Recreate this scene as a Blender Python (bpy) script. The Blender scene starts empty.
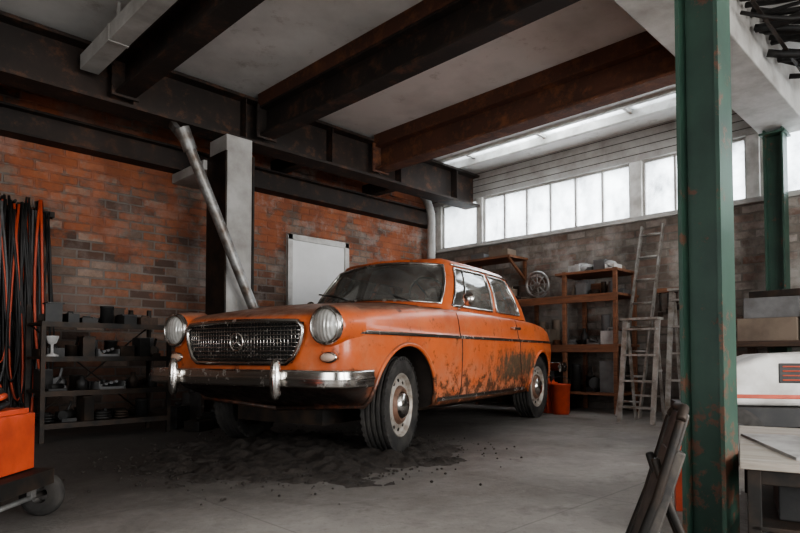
import bpy, bmesh, math, random
import numpy as np
from mathutils import Vector, Matrix
random.seed(7)
rnd = random.uniform
D = bpy.data
SC = bpy.context.scene

# ------------------------------------------------------------------ mesh builder
def frame(p0, p1):
    d = (Vector(p1)-Vector(p0)).normalized()
    up = Vector((0,0,1)) if abs(d.z) < 0.95 else Vector((0,1,0))
    s = d.cross(up).normalized(); u = s.cross(d).normalized()
    return d, s, u

class MB:
    def __init__(s): s.v=[]; s.f=[]; s.m=[]; s.s=[]
    def add(s, verts, faces, mat=0, smooth=False, M=None):
        o=len(s.v)
        for p in verts:
            p=Vector(p)
            s.v.append(M@p if M is not None else p)
        for f in faces:
            s.f.append([i+o for i in f]); s.m.append(mat); s.s.append(smooth)
    def box(s, lo, hi, mat=0, M=None):
        x0,y0,z0=lo; x1,y1,z1=hi
        v=[(x0,y0,z0),(x1,y0,z0),(x1,y1,z0),(x0,y1,z0),(x0,y0,z1),(x1,y0,z1),(x1,y1,z1),(x0,y1,z1)]
        f=[(0,3,2,1),(4,5,6,7),(0,1,5,4),(1,2,6,5),(2,3,7,6),(3,0,4,7)]
        s.add(v,f,mat,False,M)
    def cbox(s, c, d, mat=0, rz=0, M=None):
        T=Matrix.Translation(c)@Matrix.Rotation(rz,4,'Z')
        if M is not None: T=M@T
        s.box((-d[0]/2,-d[1]/2,-d[2]/2),(d[0]/2,d[1]/2,d[2]/2),mat,T)
    def beam(s, p0, p1, w, h, mat=0, M=None):
        d,sd,u=frame(p0,p1); p0=Vector(p0); p1=Vector(p1)
        v=[]
        for p in (p0,p1):
            for a,b in ((-1,-1),(1,-1),(1,1),(-1,1)):
                v.append(p+sd*a*w/2+u*b*h/2)
        s.add(v,[(3,2,1,0),(4,5,6,7),(0,1,5,4),(1,2,6,5),(2,3,7,6),(3,0,4,7)],mat,False,M)
    def prism(s, prof, p0, p1, mat=0, M=None, smooth=False):
        d,sd,u=frame(p0,p1); n=len(prof); v=[]
        for p in (Vector(p0),Vector(p1)):
            for a,b in prof: v.append(p+sd*a+u*b)
        f=[[i,(i+1)%n,(i+1)%n+n,i+n] for i in range(n)]
        s.add(v,f,mat,smooth,M)
        s.add(v[:n],[list(range(n))[::-1]],mat,False,M); s.add(v[n:],[list(range(n))],mat,False,M)
    def cyl(s, p0, p1, r, mat=0, seg=20, r2=None, M=None, smooth=True):
        r2=r if r2 is None else r2
        d,sd,u=frame(p0,p1); v=[]
        for p,rr in ((Vector(p0),r),(Vector(p1),r2)):
            for i in range(seg):
                a=2*math.pi*i/seg; v.append(p+(sd*math.cos(a)+u*math.sin(a))*rr)
        s.add(v,[[i,(i+1)%seg,(i+1)%seg+seg,i+seg] for i in range(seg)],mat,smooth,M)
        s.add(v[:seg],[list(range(seg))[::-1]],mat,False,M); s.add(v[seg:],[list(range(seg))],mat,False,M)
    def sweep(s, pts, prof, mat=0, closed=False, M=None, smooth=True, caps=True, up=None):
        pts=[Vector(p) for p in pts]; n=len(pts); k=len(prof); v=[]
        prevu=None
        for i,p in enumerate(pts):
            a=pts[(i-1)%n] if (closed or i>0) else p
            b=pts[(i+1)%n] if (closed or i<n-1) else p
            d=(b-a).normalized()
            if up is not None: u0=Vector(up)
            elif prevu is None: u0=Vector((0,0,1)) if abs(d.z)<.9 else Vector((1,0,0))
            else: u0=prevu
            sd=d.cross(u0)
            if sd.length<1e-6: sd=d.cross(Vector((0,1,0)))
            sd.normalize(); u=sd.cross(d).normalized(); prevu=u
            for x,y in prof: v.append(p+sd*x+u*y)
        f=[]
        for i in range(n if closed else n-1):
            j=(i+1)%n
            for q in range(k): f.append([i*k+q,i*k+(q+1)%k,j*k+(q+1)%k,j*k+q])
        s.add(v,f,mat,smooth,M)
        if not closed and caps:
            s.add(v[:k],[list(range(k))[::-1]],mat,False,M); s.add(v[-k:],[list(range(k))],mat,False,M)
    def tube(s, pts, r, mat=0, seg=8, closed=False, M=None):
        s.sweep(pts,[(r*math.cos(2*math.pi*i/seg),r*math.sin(2*math.pi*i/seg)) for i in range(seg)],mat,closed,M)
    def lathe(s, prof, c, axis, mat=0, seg=40, M=None, smooth=True):
        # prof: (r, h) along axis ; axis vector
        ax=Vector(axis).normalized(); d,sd,u=frame((0,0,0),ax); c=Vector(c); v=[]
        for r,h in prof:
            for i in range(seg):
                a=2*math.pi*i/seg; v.append(c+ax*h+(sd*math.cos(a)+u*math.sin(a))*r)
        f=[]
        for j in range(len(prof)-1):
            for i in range(seg): f.append([j*seg+i,j*seg+(i+1)%seg,(j+1)*seg+(i+1)%seg,(j+1)*seg+i])
        s.add(v,f,mat,smooth,M)
    def grid(s, rows, mat=0, smooth=True, closed=False, M=None, matf=None):
        nr=len(rows); nc=len(rows[0]); v=[p for r in rows for p in r]
        o=len(s.v)
        for p in v: s.v.append(M@Vector(p) if M is not None else Vector(p))
        for i in range(nr-1):
            for j in range(nc if closed else nc-1):
                jj=(j+1)%nc
                s.f.append([o+i*nc+j,o+i*nc+jj,o+(i+1)*nc+jj,o+(i+1)*nc+j])
                s.m.append(matf(i,j) if matf else mat); s.s.append(smooth)
    def ell(s, c, r, mat=0, M=None, nu=14, nv=9, rz=0):
        R=Matrix.Translation(c)@Matrix.Rotation(rz,4,'Z')
        if M is not None: R=M@R
        rows=[]
        for i in range(nv+1):
            t=math.pi*i/nv
            rows.append([(r[0]*math.sin(t)*math.cos(2*math.pi*j/nu),r[1]*math.sin(t)*math.sin(2*math.pi*j/nu),r[2]*math.cos(t)) for j in range(nu)])
        s.grid(rows,mat,True,True,R)
    def done(s, name, mats, parent=None, bevel=0, sharp=None, loc=None, rz=0, recalc=True, bseg=2):
        me=D.meshes.new(name); me.from_pydata([tuple(p) for p in s.v],[],s.f)
        for m in mats: me.materials.append(m)
        me.polygons.foreach_set('material_index',s.m); me.polygons.foreach_set('use_smooth',s.s)
        me.update()
        if recalc:
            bm=bmesh.new(); bm.from_mesh(me)
            bmesh.ops.remove_doubles(bm,verts=bm.verts,dist=1e-6)
            bmesh.ops.recalc_face_normals(bm,faces=bm.faces); bm.to_mesh(me); bm.free()
        if sharp: me.set_sharp_from_angle(angle=math.radians(sharp))
        ob=D.objects.new(name,me); SC.collection.objects.link(ob)
        if parent: ob.parent=parent
        if loc: ob.location=loc
        ob.rotation_euler[2]=rz
        if bevel:
            b=ob.modifiers.new('bevel','BEVEL'); b.width=bevel; b.segments=bseg; b.limit_method='ANGLE'; b.angle_limit=math.radians(40)
        return ob

def empty(name, loc=(0,0,0), rz=0):
    e=D.objects.new(name,None); SC.collection.objects.link(e); e.location=loc; e.rotation_euler[2]=rz
    e.empty_display_size=.2
    return e

# ------------------------------------------------------------------ materials
class G:
    def __init__(s,name):
        s.mat=D.materials.new(name); s.mat.use_nodes=True; s.nt=s.mat.node_tree; s.nt.nodes.clear()
        s.out=s.nt.nodes.new('ShaderNodeOutputMaterial')
        s.tc=s.nt.nodes.new('ShaderNodeTexCoord').outputs['Object']
    def set(s,inp,v):
        if isinstance(v,bpy.types.NodeSocket): s.nt.links.new(v,inp)
        elif isinstance(v,(tuple,list)) and inp.type=='RGBA' and len(v)==3: inp.default_value=(*v,1)
        else: inp.default_value=v
    def n(s,t,_o=0,_p=None,**k):
        nd=s.nt.nodes.new(t)
        if _p:
            for a,b in _p.items(): setattr(nd,a,b)
        for a,b in k.items(): s.set(nd.inputs[a.replace('_',' ')],b)
        return nd.outputs[_o]
    def noise(s,scale,detail=6,rough=.6,vec=None,dist=0):
        return s.n('ShaderNodeTexNoise',Vector=vec or s.tc,Scale=scale,Detail=detail,Roughness=rough,Distortion=dist)
    def ramp(s,f,lo,hi,c0=(0,0,0),c1=(1,1,1)):
        nd=s.nt.nodes.new('ShaderNodeValToRGB'); s.set(nd.inputs[0],f)
        e=nd.color_ramp.elements; e[0].position=lo; e[1].position=hi
        e[0].color=(*c0,1); e[1].color=(*c1,1)
        return nd.outputs[0]
    def mix(s,f,a,b,mode='MIX'):
        nd=s.nt.nodes.new('ShaderNodeMix'); nd.data_type='RGBA'; nd.blend_type=mode
        s.set(nd.inputs[0],f); s.set(nd.inputs[6],a); s.set(nd.inputs[7],b); return nd.outputs[2]
    def math(s,op,a,b=0,clamp=False):
        nd=s.nt.nodes.new('ShaderNodeMath'); nd.operation=op; nd.use_clamp=clamp
        s.set(nd.inputs[0],a); s.set(nd.inputs[1],b); return nd.outputs[0]
    def xyz(s,v=None):
        nd=s.nt.nodes.new('ShaderNodeSeparateXYZ'); s.set(nd.inputs[0],v or s.tc); return nd.outputs
    def comb(s,x,y,z=0):
        nd=s.nt.nodes.new('ShaderNodeCombineXYZ')
        for i,a in enumerate((x,y,z)): s.set(nd.inputs[i],a)
        return nd.outputs[0]
    def rng(s,v,a,b):  # map range clamp to 0..1
        nd=s.nt.nodes.new('ShaderNodeMapRange'); s.set(nd.inputs[0],v); nd.inputs[1].default_value=a; nd.inputs[2].default_value=b
        return nd.outputs[0]
    def bump(s,h,strength=.3,dist=.01):
        return s.n('ShaderNodeBump',Height=h,Strength=strength,Distance=dist)
    def fin(s,col,rough=.6,metal=0,normal=None,**k):
        nd=s.nt.nodes.new('ShaderNodeBsdfPrincipled')
        s.set(nd.inputs['Base Color'],col); s.set(nd.inputs['Roughness'],rough); s.set(nd.inputs['Metallic'],metal)
        if normal: s.set(nd.inputs['Normal'],normal)
        for a,b in k.items(): s.set(nd.inputs[a.replace('_',' ')],b)
        s.nt.links.new(nd.outputs[0],s.out.inputs[0]); return s.mat

def basic(name,c,c2=None,scale=6,rough=.6,metal=0,lo=.4,hi=.65,bump=.15,bd=.004):
    g=G(name); nz=g.noise(scale)
    c2=c2 or tuple(x*.6 for x in c)
    col=g.mix(g.ramp(nz,lo,hi),c,c2)
    return g.fin(col,rough,metal,g.bump(g.noise(scale*6),bump,bd))

# car paint
def m_paint():
    g=G('rusted_orange_paint'); x,y,z=g.xyz()
    base=g.mix(g.ramp(g.noise(2.2),.35,.7),(.62,.142,.042),(.46,.100,.032))
    faded=g.mix(g.math('MULTIPLY',g.ramp(g.noise(6,9,.75),.48,.74),.40),base,(.55,.28,.16))
    dk=g.math('MULTIPLY',g.math('MULTIPLY',g.ramp(g.noise(3.3,10,.78,dist=.4),.54,.70),.5),g.math('ADD',.35,g.math('MULTIPLY',g.rng(z,.80,.55),.65)))
    faded=g.mix(dk,faded,(.20,.075,.038))
    # dusty brown oxidised upper faces
    nrm=g.n('ShaderNodeNewGeometry',_o=1); nz=g.xyz(nrm)[2]
    topm=g.math('MULTIPLY',g.rng(nz,.50,.90),g.rng(x,1.2,.6))
    brown=g.mix(g.ramp(g.noise(9,8,.7),.38,.65),(.13,.058,.036),(.27,.18,.13))
    c=g.mix(g.math('MULTIPLY',topm,.88),faded,brown)
    # low rocker rust
    n2=g.noise(11,10,.74)
    low=g.math('MULTIPLY',g.rng(z,.60,.26),.22)
    m1=g.ramp(g.math('ADD',n2,low),.575,.665)
    # pale dust band low on the doors
    dust=g.math('MULTIPLY',g.math('MULTIPLY',g.rng(z,.66,.42),g.ramp(g.noise(5,9,.75),.42,.60)),.5)
    c=g.mix(dust,c,(.38,.28,.205))
    # mottled patch on door / quarter
    px=g.math('MULTIPLY',g.rng(x,1.1,1.7),g.rng(x,2.75,2.4)); pz=g.math('MULTIPLY',g.rng(z,.34,.48),g.rng(z,.80,.62))
    patch=g.math('MULTIPLY',g.math('MULTIPLY',px,pz),.20)
    vs=g.comb(g.math('MULTIPLY',x,2.2),y,g.math('MULTIPLY',z,1.1))
    n3=g.math('ADD',g.math('MULTIPLY',g.noise(4.5,9,.78,vec=vs),.6),g.math('MULTIPLY',g.noise(26,6,.8,vec=vs),.4))
    m2=g.math('MULTIPLY',g.ramp(g.math('ADD',n3,patch),.60,.68),.94)
    m3=g.ramp(g.noise(24,10,.75),.63,.70)
    rust=g.mix(g.noise(40),(.035,.018,.012),(.15,.055,.02))
    c=g.mix(m1,c,rust); c=g.mix(m2,c,g.mix(g.ramp(g.noise(18,6,.8),.4,.6),(.040,.037,.026),(.10,.08,.045))); c=g.mix(m3,c,rust)
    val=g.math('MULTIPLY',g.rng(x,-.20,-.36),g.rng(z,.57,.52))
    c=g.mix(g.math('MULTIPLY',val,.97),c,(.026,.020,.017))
    m=g.math('MAXIMUM',g.math('MAXIMUM',m1,m2),topm)
    r=g.math('ADD',g.math('MULTIPLY',m,.32),g.math('ADD',.22,g.math('MULTIPLY',g.noise(8,8,.7),.22)))
    return g.fin(c,r,0,g.bump(g.noise(40,8),.08,.003),Coat_Weight=.15)
M={}
M['paint']=m_paint()
def m_chrome():
    g=G('tarnished_chrome'); a=g.ramp(g.noise(14,8,.7),.56,.72)
    return g.fin(g.mix(a,(.62,.60,.57),(.16,.10,.06)),g.math('ADD',g.math('MULTIPLY',a,.40),.18),g.math('SUBTRACT',1,g.math('MULTIPLY',a,.7)))
M['chrome']=m_chrome()
M['tyre']=basic('tyre_rubber',(.020,.019,.018),(.055,.05,.045),9,.85)
M['black']=basic('black_plastic',(.012,.012,.012),(.03,.028,.026),8,.55)
M['dark']=basic('dark_grimy_metal',(.022,.02,.018),(.06,.04,.028),7,.6,.4)
M['steel']=basic('worn_grey_steel',(.33,.33,.32),(.14,.11,.09),8,.45,.6)
M['wheelpaint']=basic('dirty_silver_wheel',(.42,.39,.35),(.20,.15,.11),12,.45,.3,.45,.7)
M['hubring']=basic('rusty_hub_paint',(.20,.11,.075),(.10,.06,.04),16,.55,.2)
M['interior']=basic('dark_interior',(.018,.014,.012),(.04,.03,.025),6,.8)
M['seat']=basic('worn_brown_leather',(.10,.045,.025),(.05,.025,.015),9,.6)
M['grille']=basic('grille_shadow_black',(.01,.01,.01),None,9,.7)
M['amber']=basic('indicator_lens',(.55,.42,.34),(.4,.22,.12),10,.25)
M['redlens']=basic('red_lens',(.4,.01,.01),None,10,.25)
def m_dirt():
    g=G('loose_black_soil'); z=g.xyz()[2]
    c=g.mix(g.ramp(g.noise(22,8,.7),.35,.7),(.022,.018,.015),(.075,.060,.050))
    e=g.math('MULTIPLY',g.rng(g.math('ADD',z,g.math('MULTIPLY',g.math('SUBTRACT',g.noise(9,8,.8),.5),.05)),.016,-.006),.8)
    c=g.mix(e,c,(.10,.088,.078))
    return g.fin(c,.95,0,g.bump(g.noise(60,10,.8),1,.02))
M['dirt']=m_dirt()
M['redorange']=basic('orange_red_machine_paint',(.54,.085,.036),(.35,.055,.026),6,.42)
M['white']=basic('dirty_white_paint',(.66,.65,.62),(.44,.42,.39),5,.55)
M['conc']=basic('pale_concrete',(.48,.47,.45),(.29,.275,.255),2.5,.85,0,.4,.68,.5,.01)
def m_wood(name,a,b):
    g=G(name); x,y,z=g.xyz(); v=g.comb(g.math('MULTIPLY',x,12),g.math('MULTIPLY',y,1.2),g.math('MULTIPLY',z,12))
    return g.fin(g.mix(g.ramp(g.noise(2.5,8,.7,vec=v),.35,.65),a,b),.7,0,g.bump(g.noise(6,6,vec=v),.2,.004))
M['wood']=m_wood('worn_brown_wood',(.24,.105,.055),(.11,.052,.03))
M['palewood']=m_wood('pale_dusty_board',(.42,.38,.33),(.27,.235,.195))
M['darkwood']=m_wood('dark_stained_wood',(.08,.045,.028),(.035,.022,.016))
M['card']=basic('old_cardboard',(.19,.15,.115),(.13,.10,.078),4,.85)
M['grey']=basic('grey_plastic_case',(.15,.15,.15),(.09,.086,.083),5,.6)
M['cloth']=basic('pale_rag_cloth',(.42,.41,.40),(.26,.25,.24),7,.9)
def m_beam(name,a,b,rust,lo,hi):
    g=G(name); c=g.mix(g.ramp(g.noise(2.5),.4,.65),a,b)
    return g.fin(g.mix(g.ramp(g.noise(5,10,.75),lo,hi),c,rust),.72,.1,g.bump(g.noise(30,8),.3,.005))
M['beamdark']=m_beam('dark_rusted_steel',(.027,.021,.018),(.050,.034,.027),(.13,.060,.034),.53,.68)
M['beamred']=m_beam('red_rust_steel',(.125,.054,.034),(.070,.036,.026),(.23,.095,.045),.48,.64)
def m_green():
    g=G('chipped_green_paint'); x,y,z=g.xyz()
    c=g.mix(g.ramp(g.noise(4),.35,.7),(.036,.080,.056),(.022,.048,.036))
    low=g.math('MULTIPLY',g.rng(z,1.0,.1),.09)
    m=g.ramp(g.math('ADD',g.noise(10,10,.72),low),.59,.64)
    c=g.mix(m,c,g.mix(g.noise(35),(.08,.036,.024),(.16,.08,.05)))
    return g.fin(c,.5,.0,g.bump(m,.25,.003))
M['green']=m_green()
def m_brick(name,ax,light=0):
    g=G(name); o=g.xyz(); h=o[ax]; z=o[2]
    wob=g.math('MULTIPLY',g.math('SUBTRACT',g.noise(6,3),.5),.016)
    vec=g.comb(g.math('ADD',h,wob),g.math('ADD',z,wob),0)
    nd=g.nt.nodes.new('ShaderNodeTexBrick'); g.set(nd.inputs['Vector'],vec)
    for k,v in dict(Scale=1.0,Mortar_Size=.010,Mortar_Smooth=.25,Bias=-.1,Brick_Width=.25,Row_Height=.088).items(): nd.inputs[k.replace('_',' ')].default_value=v
    nd.inputs['Color1'].default_value=(0,0,0,1); nd.inputs['Color2'].default_value=(1,1,1,1); nd.inputs['Mortar'].default_value=(.5,.5,.5,1)
    rnd_=nd.outputs[0]; mort=nd.outputs[1]
    cr=g.nt.nodes.new('ShaderNodeValToRGB'); g.set(cr.inputs[0],rnd_); e=cr.color_ramp.elements
    if light: cols=[(0,(.15,.12,.10)),(.35,(.26,.23,.20)),(.6,(.18,.10,.072)),(.85,(.36,.33,.30)),(1,(.22,.18,.155))]
    else: cols=[(0,(.10,.060,.046)),(.22,(.23,.10,.060)),(.42,(.36,.14,.072)),(.6,(.19,.13,.10)),(.8,(.33,.22,.165)),(1,(.42,.35,.30))]
    e[0].position=0; e[0].color=(*cols[0][1],1); e[1].position=1; e[1].color=(*cols[-1][1],1)
    for p,c in cols[1:-1]:
        q=e.new(p); q.color=(*c,1)
    bc=g.mix(g.math('MULTIPLY',g.ramp(g.noise(14,8,.7),.4,.7),.6),cr.outputs[0],(.09,.064,.05))
    mortc=(.17,.15,.13) if light else (.20,.17,.148)
    c=g.mix(mort,bc,mortc)
    if light:
        wm=g.ramp(g.noise(1.6,8,.65),.47,.60); paint=(.37,.345,.315)
    else:
        zz=g.math('MULTIPLY',g.rng(z,1.35,2.5),.17)
        wm=g.ramp(g.math('ADD',g.noise(1.9,9,.74),zz),.57,.65); paint=g.mix(g.ramp(g.noise(5,8),.4,.65),(.41,.13,.055),(.29,.090,.044))
    c=g.mix(g.math('MULTIPLY',wm,.80),c,paint)
    if not light:
        w2=g.math('MULTIPLY',g.ramp(g.noise(2.3,9,.74,vec=g.comb(g.math('ADD',h,7.3),z,2)),.49,.63),g.math('ADD',.40,g.math('MULTIPLY',g.rng(h,2.6,3.4),.60)))
        c=g.mix(g.math('MULTIPLY',w2,.7),c,(.38,.345,.315))
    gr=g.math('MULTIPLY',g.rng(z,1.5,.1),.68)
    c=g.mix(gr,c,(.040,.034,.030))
    gr2=g.math('MULTIPLY',g.ramp(g.noise(1.1,7,.65,vec=g.comb(g.math('ADD',h,3.1),g.math('MULTIPLY',z,.7),5)),.48,.75),.65)
    c=g.mix(gr2,c,(.05,.042,.036))
    hh=g.math('SUBTRACT',g.math('MULTIPLY',g.noise(30,6),.35),g.math('MULTIPLY',mort,g.math('SUBTRACT',1,g.math('MULTIPLY',wm,.4))))
    return g.fin(c,.88,0,g.bump(hh,1.0,.016))
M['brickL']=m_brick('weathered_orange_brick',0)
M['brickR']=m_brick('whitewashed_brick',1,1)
def m_floor():
    g=G('dusty_concrete_floor'); x,y,z=g.xyz()
    c=g.mix(g.ramp(g.noise(.9,8,.62),.36,.66),(.35,.33,.308),(.215,.20,.183))
    c=g.mix(g.math('MULTIPLY',g.ramp(g.noise(5,10,.75),.5,.75),.6),c,(.43,.41,.385))
    c=g.mix(g.math('MULTIPLY',g.ramp(g.noise(2.1,9,.74,dist=.6),.54,.68),.6),c,(.11,.094,.083))
    c=g.mix(g.math('MULTIPLY',g.ramp(g.noise(26,8,.8),.53,.68),.45),c,(.12,.105,.093))
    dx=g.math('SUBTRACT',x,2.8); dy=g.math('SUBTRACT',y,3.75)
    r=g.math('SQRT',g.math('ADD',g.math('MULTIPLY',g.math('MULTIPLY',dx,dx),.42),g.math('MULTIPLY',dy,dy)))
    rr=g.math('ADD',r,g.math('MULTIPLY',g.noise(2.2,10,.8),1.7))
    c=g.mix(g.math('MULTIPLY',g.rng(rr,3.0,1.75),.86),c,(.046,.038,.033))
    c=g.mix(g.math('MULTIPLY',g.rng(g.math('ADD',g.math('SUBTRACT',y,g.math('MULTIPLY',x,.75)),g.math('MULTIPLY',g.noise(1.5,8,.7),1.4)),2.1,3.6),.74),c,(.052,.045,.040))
    br=g.nt.nodes.new('ShaderNodeTexBrick'); g.set(br.inputs['Vector'],g.tc); br.offset=0
    for k,v in dict(Scale=1.0,Mortar_Size=.005,Mortar_Smooth=.6,Brick_Width=1.3,Row_Height=1.3).items(): br.inputs[k.replace('_',' ')].default_value=v
    c=g.mix(g.math('MULTIPLY',br.outputs[1],.35),c,(.07,.06,.055))
    rg=g.math('ADD',.52,g.math('MULTIPLY',g.noise(3,6),.35))
    return g.fin(c,rg,0,g.bump(g.noise(12,10,.75),.7,.018))
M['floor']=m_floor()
def m_plaster():
    g=G('stained_white_plaster'); 
    c=g.mix(g.ramp(g.noise(1.3,7,.6),.4,.7),(.76,.75,.73),(.56,.55,.53))
    c=g.mix(g.math('MULTIPLY',g.ramp(g.noise(3.5,10,.75),.57,.73),.6),c,(.30,.25,.21))
    return g.fin(c,.9,0,g.bump(g.noise(9,8),.25,.01))
M['plaster']=m_plaster()
def m_slat():
    g=G('horizontal_white_boards'); z=g.xyz()[2]
    f=g.math('FRACT',g.math('MULTIPLY',z,11)); ln=g.math('LESS_THAN',f,.12)
    c=g.mix(g.ramp(g.noise(3,8,.7),.4,.7),(.42,.41,.39),(.27,.25,.23)); c=g.mix(ln,c,(.09,.08,.07))
    return g.fin(c,.8,0,g.bump(ln,.5,-.01))
M['slat']=m_slat()
def m_pane():
    g=G('dusty_window_glass'); o=g.xyz(); v=g.comb(o[0],g.math('MULTIPLY',o[1],3.5),g.math('MULTIPLY',o[2],1.4))
    t=g.nt.nodes.new('ShaderNodeBsdfTransparent'); g.set(t.inputs[0],g.mix(g.ramp(g.noise(1.6,8,.7,vec=v),.38,.66),(.97,.98,1),(.42,.44,.45)))
    tl=g.nt.nodes.new('ShaderNodeBsdfTranslucent'); tl.inputs[0].default_value=(.85,.87,.88,1)
    mx=g.nt.nodes.new('ShaderNodeMixShader'); g.set(mx.inputs[0],g.rng(g.noise(2.2,7,.65),.25,.8))
    g.nt.links.new(t.outputs[0],mx.inputs[1]); g.nt.links.new(tl.outputs[0],mx.inputs[2]); g.nt.links.new(mx.outputs[0],g.out.inputs[0])
    return g.mat
M['pane']=m_pane()
def m_glass():
    g=G('dusty_sheen_car_glass'); t=g.nt.nodes.new('ShaderNodeBsdfTransparent'); t.inputs[0].default_value=(.62,.65,.64,1)
    gl=g.nt.nodes.new('ShaderNodeBsdfGlossy'); gl.inputs[0].default_value=(.9,.92,.92,1); gl.inputs['Roughness'].default_value=.05
    fr=g.n('ShaderNodeFresnel',IOR=1.8)
    mx=g.nt.nodes.new('ShaderNodeMixShader'); g.set(mx.inputs[0],g.math('ADD',fr,.12,True))
    g.nt.links.new(t.outputs[0],mx.inputs[1]); g.nt.links.new(gl.outputs[0],mx.inputs[2])
    df=g.nt.nodes.new('ShaderNodeBsdfDiffuse'); df.inputs[0].default_value=(.38,.37,.34,1)
    m2=g.nt.nodes.new('ShaderNodeMixShader'); g.set(m2.inputs[0],g.math('MULTIPLY',g.ramp(g.noise(3.5,8,.7),.3,.75),.45))  # grey diffuse film: dust, plus window reflections put into the colour
    g.nt.links.new(mx.outputs[0],m2.inputs[1]); g.nt.links.new(df.outputs[0],m2.inputs[2]); g.nt.links.new(m2.outputs[0],g.out.inputs[0])
    return g.mat
M['glass']=m_glass()
def m_lens():
    g=G('headlamp_lens'); z=g.xyz()[1]
    return g.fin(g.mix(g.ramp(g.noise(9),.4,.7),(.62,.62,.59),(.40,.38,.35)),.12,.35,g.bump(g.math('SINE',g.math('MULTIPLY',z,260)),.4,.003))
M['lens']=m_lens()

# ------------------------------------------------------------------ room shell
XW=6.9; YW=6.3; ZC=3.3
X0,Y0=-3.2,-3.2
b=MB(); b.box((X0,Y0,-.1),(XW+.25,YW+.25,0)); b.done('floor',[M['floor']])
b=MB(); b.box((-40,-40,-.3),(47,46,-.12)); b.done('ground',[basic('pale_bounce_ground',(.48,.47,.45),(.39,.38,.36),1)])  # unseen ground added outside, pale to bounce light up to the ceiling
SX0,SX1,SY0,SY1=6.12,6.48,1.75,6.1
b=MB()
b.box((X0,Y0,ZC),(SX0,YW+.25,ZC+.15)); b.box((SX1,Y0,ZC),(XW+.25,YW+.25,ZC+.15))
b.box((SX0,Y0,ZC),(SX1,SY0,ZC+.15)); b.box((SX0,SY1,ZC),(SX1,YW+.25,ZC+.15))
b.done('ceiling',[M['plaster']])
b=MB(); b.box((SX0,SY0,ZC+.06),(SX1,SY1,ZC+.075),0)
for i in range(5):
    y=SY0+(SY1-SY0)*i/4; b.box((SX0,y-.02,ZC+.03),(SX1,y+.02,ZC+.11),1)
b.box((SX0-.04,SY0,ZC-.03),(SX0+.02,SY1,ZC+.1),1); b.box((SX1-.02,SY0,ZC-.03),(SX1+.04,SY1,ZC+.1),1)
b.done('skylight',[M['pane'],M['white']])
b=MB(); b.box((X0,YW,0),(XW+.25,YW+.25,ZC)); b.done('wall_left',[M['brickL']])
WZ0,WZ1=2.26,2.93
b=MB(); b.box((XW,Y0,0),(XW+.25,YW,WZ0)); b.done('wall_right',[M['brickR']])
b=MB(); b.box((XW,Y0,WZ1),(XW+.25,YW,ZC)); b.done('wall_right_upper',[M['slat']])
wins=[(5.34,6.02,1),(3.06,5.24,6),(1.82,2.92,3),(-.9,1.70,6),(-3.1,-1.0,5)]
cols=[(6.02,6.3),(5.24,5.34),(2.92,3.06),(1.70,1.82),(-1.0,-.9),(-3.2,-3.1)]
b=MB()
for a,c in cols: b.box((XW+.01,a,WZ0),(XW+.2,c,WZ1))
b.done('trim_1',[M['white']])
for i,(a,c,n) in enumerate(wins):
    b=MB(); xf=XW+.05
    t=.026
    b.box((xf,a,WZ0),(xf+.06,c,WZ0+t),0); b.box((xf,a,WZ1-t),(xf+.06,c,WZ1),0)
    for j in range(n+1):
        y=a+(c-a)*j/n; w=t if j in(0,n) else t*.45
        b.box((xf,max(a,y-w),WZ0+t),(xf+.05,min(c,y+w),WZ1-t),0)
    b.box((xf+.02,a+.01,WZ0+.01),(xf+.028,c-.01,WZ1-.01),1)
    b.done('window_%d'%(i+1),[M['conc'],M['pane']])
b=MB(); b.box((XW-.05,Y0,WZ0-.05),(XW+.02,6.2,WZ0-.001)); b.done('trim_2',[M['conc']])
b=MB(); b.box((X0-.2,Y0-.2,2.9),(X0,YW+.25,ZC)); b.box((X0-.2,Y0-.2,0),(X0,-1.6,2.9)); b.box((X0-.2,2.2,0),(X0,YW+.25,2.9)); b.done('wall_back',[M['brickR']])  # gap added in this unseen wall to let fill light in
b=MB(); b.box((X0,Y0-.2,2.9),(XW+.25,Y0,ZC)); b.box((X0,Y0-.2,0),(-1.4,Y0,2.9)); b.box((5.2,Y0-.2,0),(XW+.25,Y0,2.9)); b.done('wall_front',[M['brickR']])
# door on left wall
b=MB(); b.box((4.35,YW-.03,0.02),(5.20,YW-.001,2.10),0)
for a in ((4.28,4.35),(5.20,5.27)): b.box((a[0],YW-.05,0),(a[1],YW-.001,2.17),1)
b.box((4.28,YW-.05,2.10),(5.27,YW-.001,2.17),1)
b.cyl((4.45,YW-.09,1.02),(4.45,YW-.03,1.02),.015,2); b.cyl((4.44,YW-.09,1.02),(4.56,YW-.09,1.02),.01,2)
b.done('door_1',[basic('white_painted_door',(.86,.86,.85),(.78,.78,.76),2,.6),M['white'],M['steel']],bevel=.004)

# ------------------------------------------------------------------ steel
def isec(w,h,t=.02,tw=.014):
    w/=2;h/=2;tw/=2
    return [(-w,-h),(w,-h),(w,-h+t),(tw,-h+t),(tw,h-t),(w,h-t),(w,h),(-w,h),(-w,h-t),(-tw,h-t),(-tw,-h+t),(-w,-h+t)]
b=MB(); b.prism(isec(.26,.46,.03,.02),(X0,5.40,3.02),(XW,5.40,3.02))
for i in range(9):
    x=X0+.8+i*1.1; b.box((x,5.28,2.82),(x+.012,5.52,3.22))
b.done('main_steel_beam',[M['beamdark']])
def crossbeam(nm,x,mat,z0=2.87,w=.17,h=.30,y0=1.65,y1=5.27):
    b=MB(); b.prism(isec(w,h,.022,.016),(x,y0,z0+h/2),(x,y1,z0+h/2))
    b.cbox((x,y1-.02,z0+h/2),(w+.06,.02,h+.04)); 
    for s in (-1,1):
        for q in (-.09,.09): b.cyl((x+s*(w/2+.015),y1-.045,z0+h/2+q),(x+s*(w/2+.015),y1-.02,z0+h/2+q),.014,seg=6)
    return b.done(nm,[mat])
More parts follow.
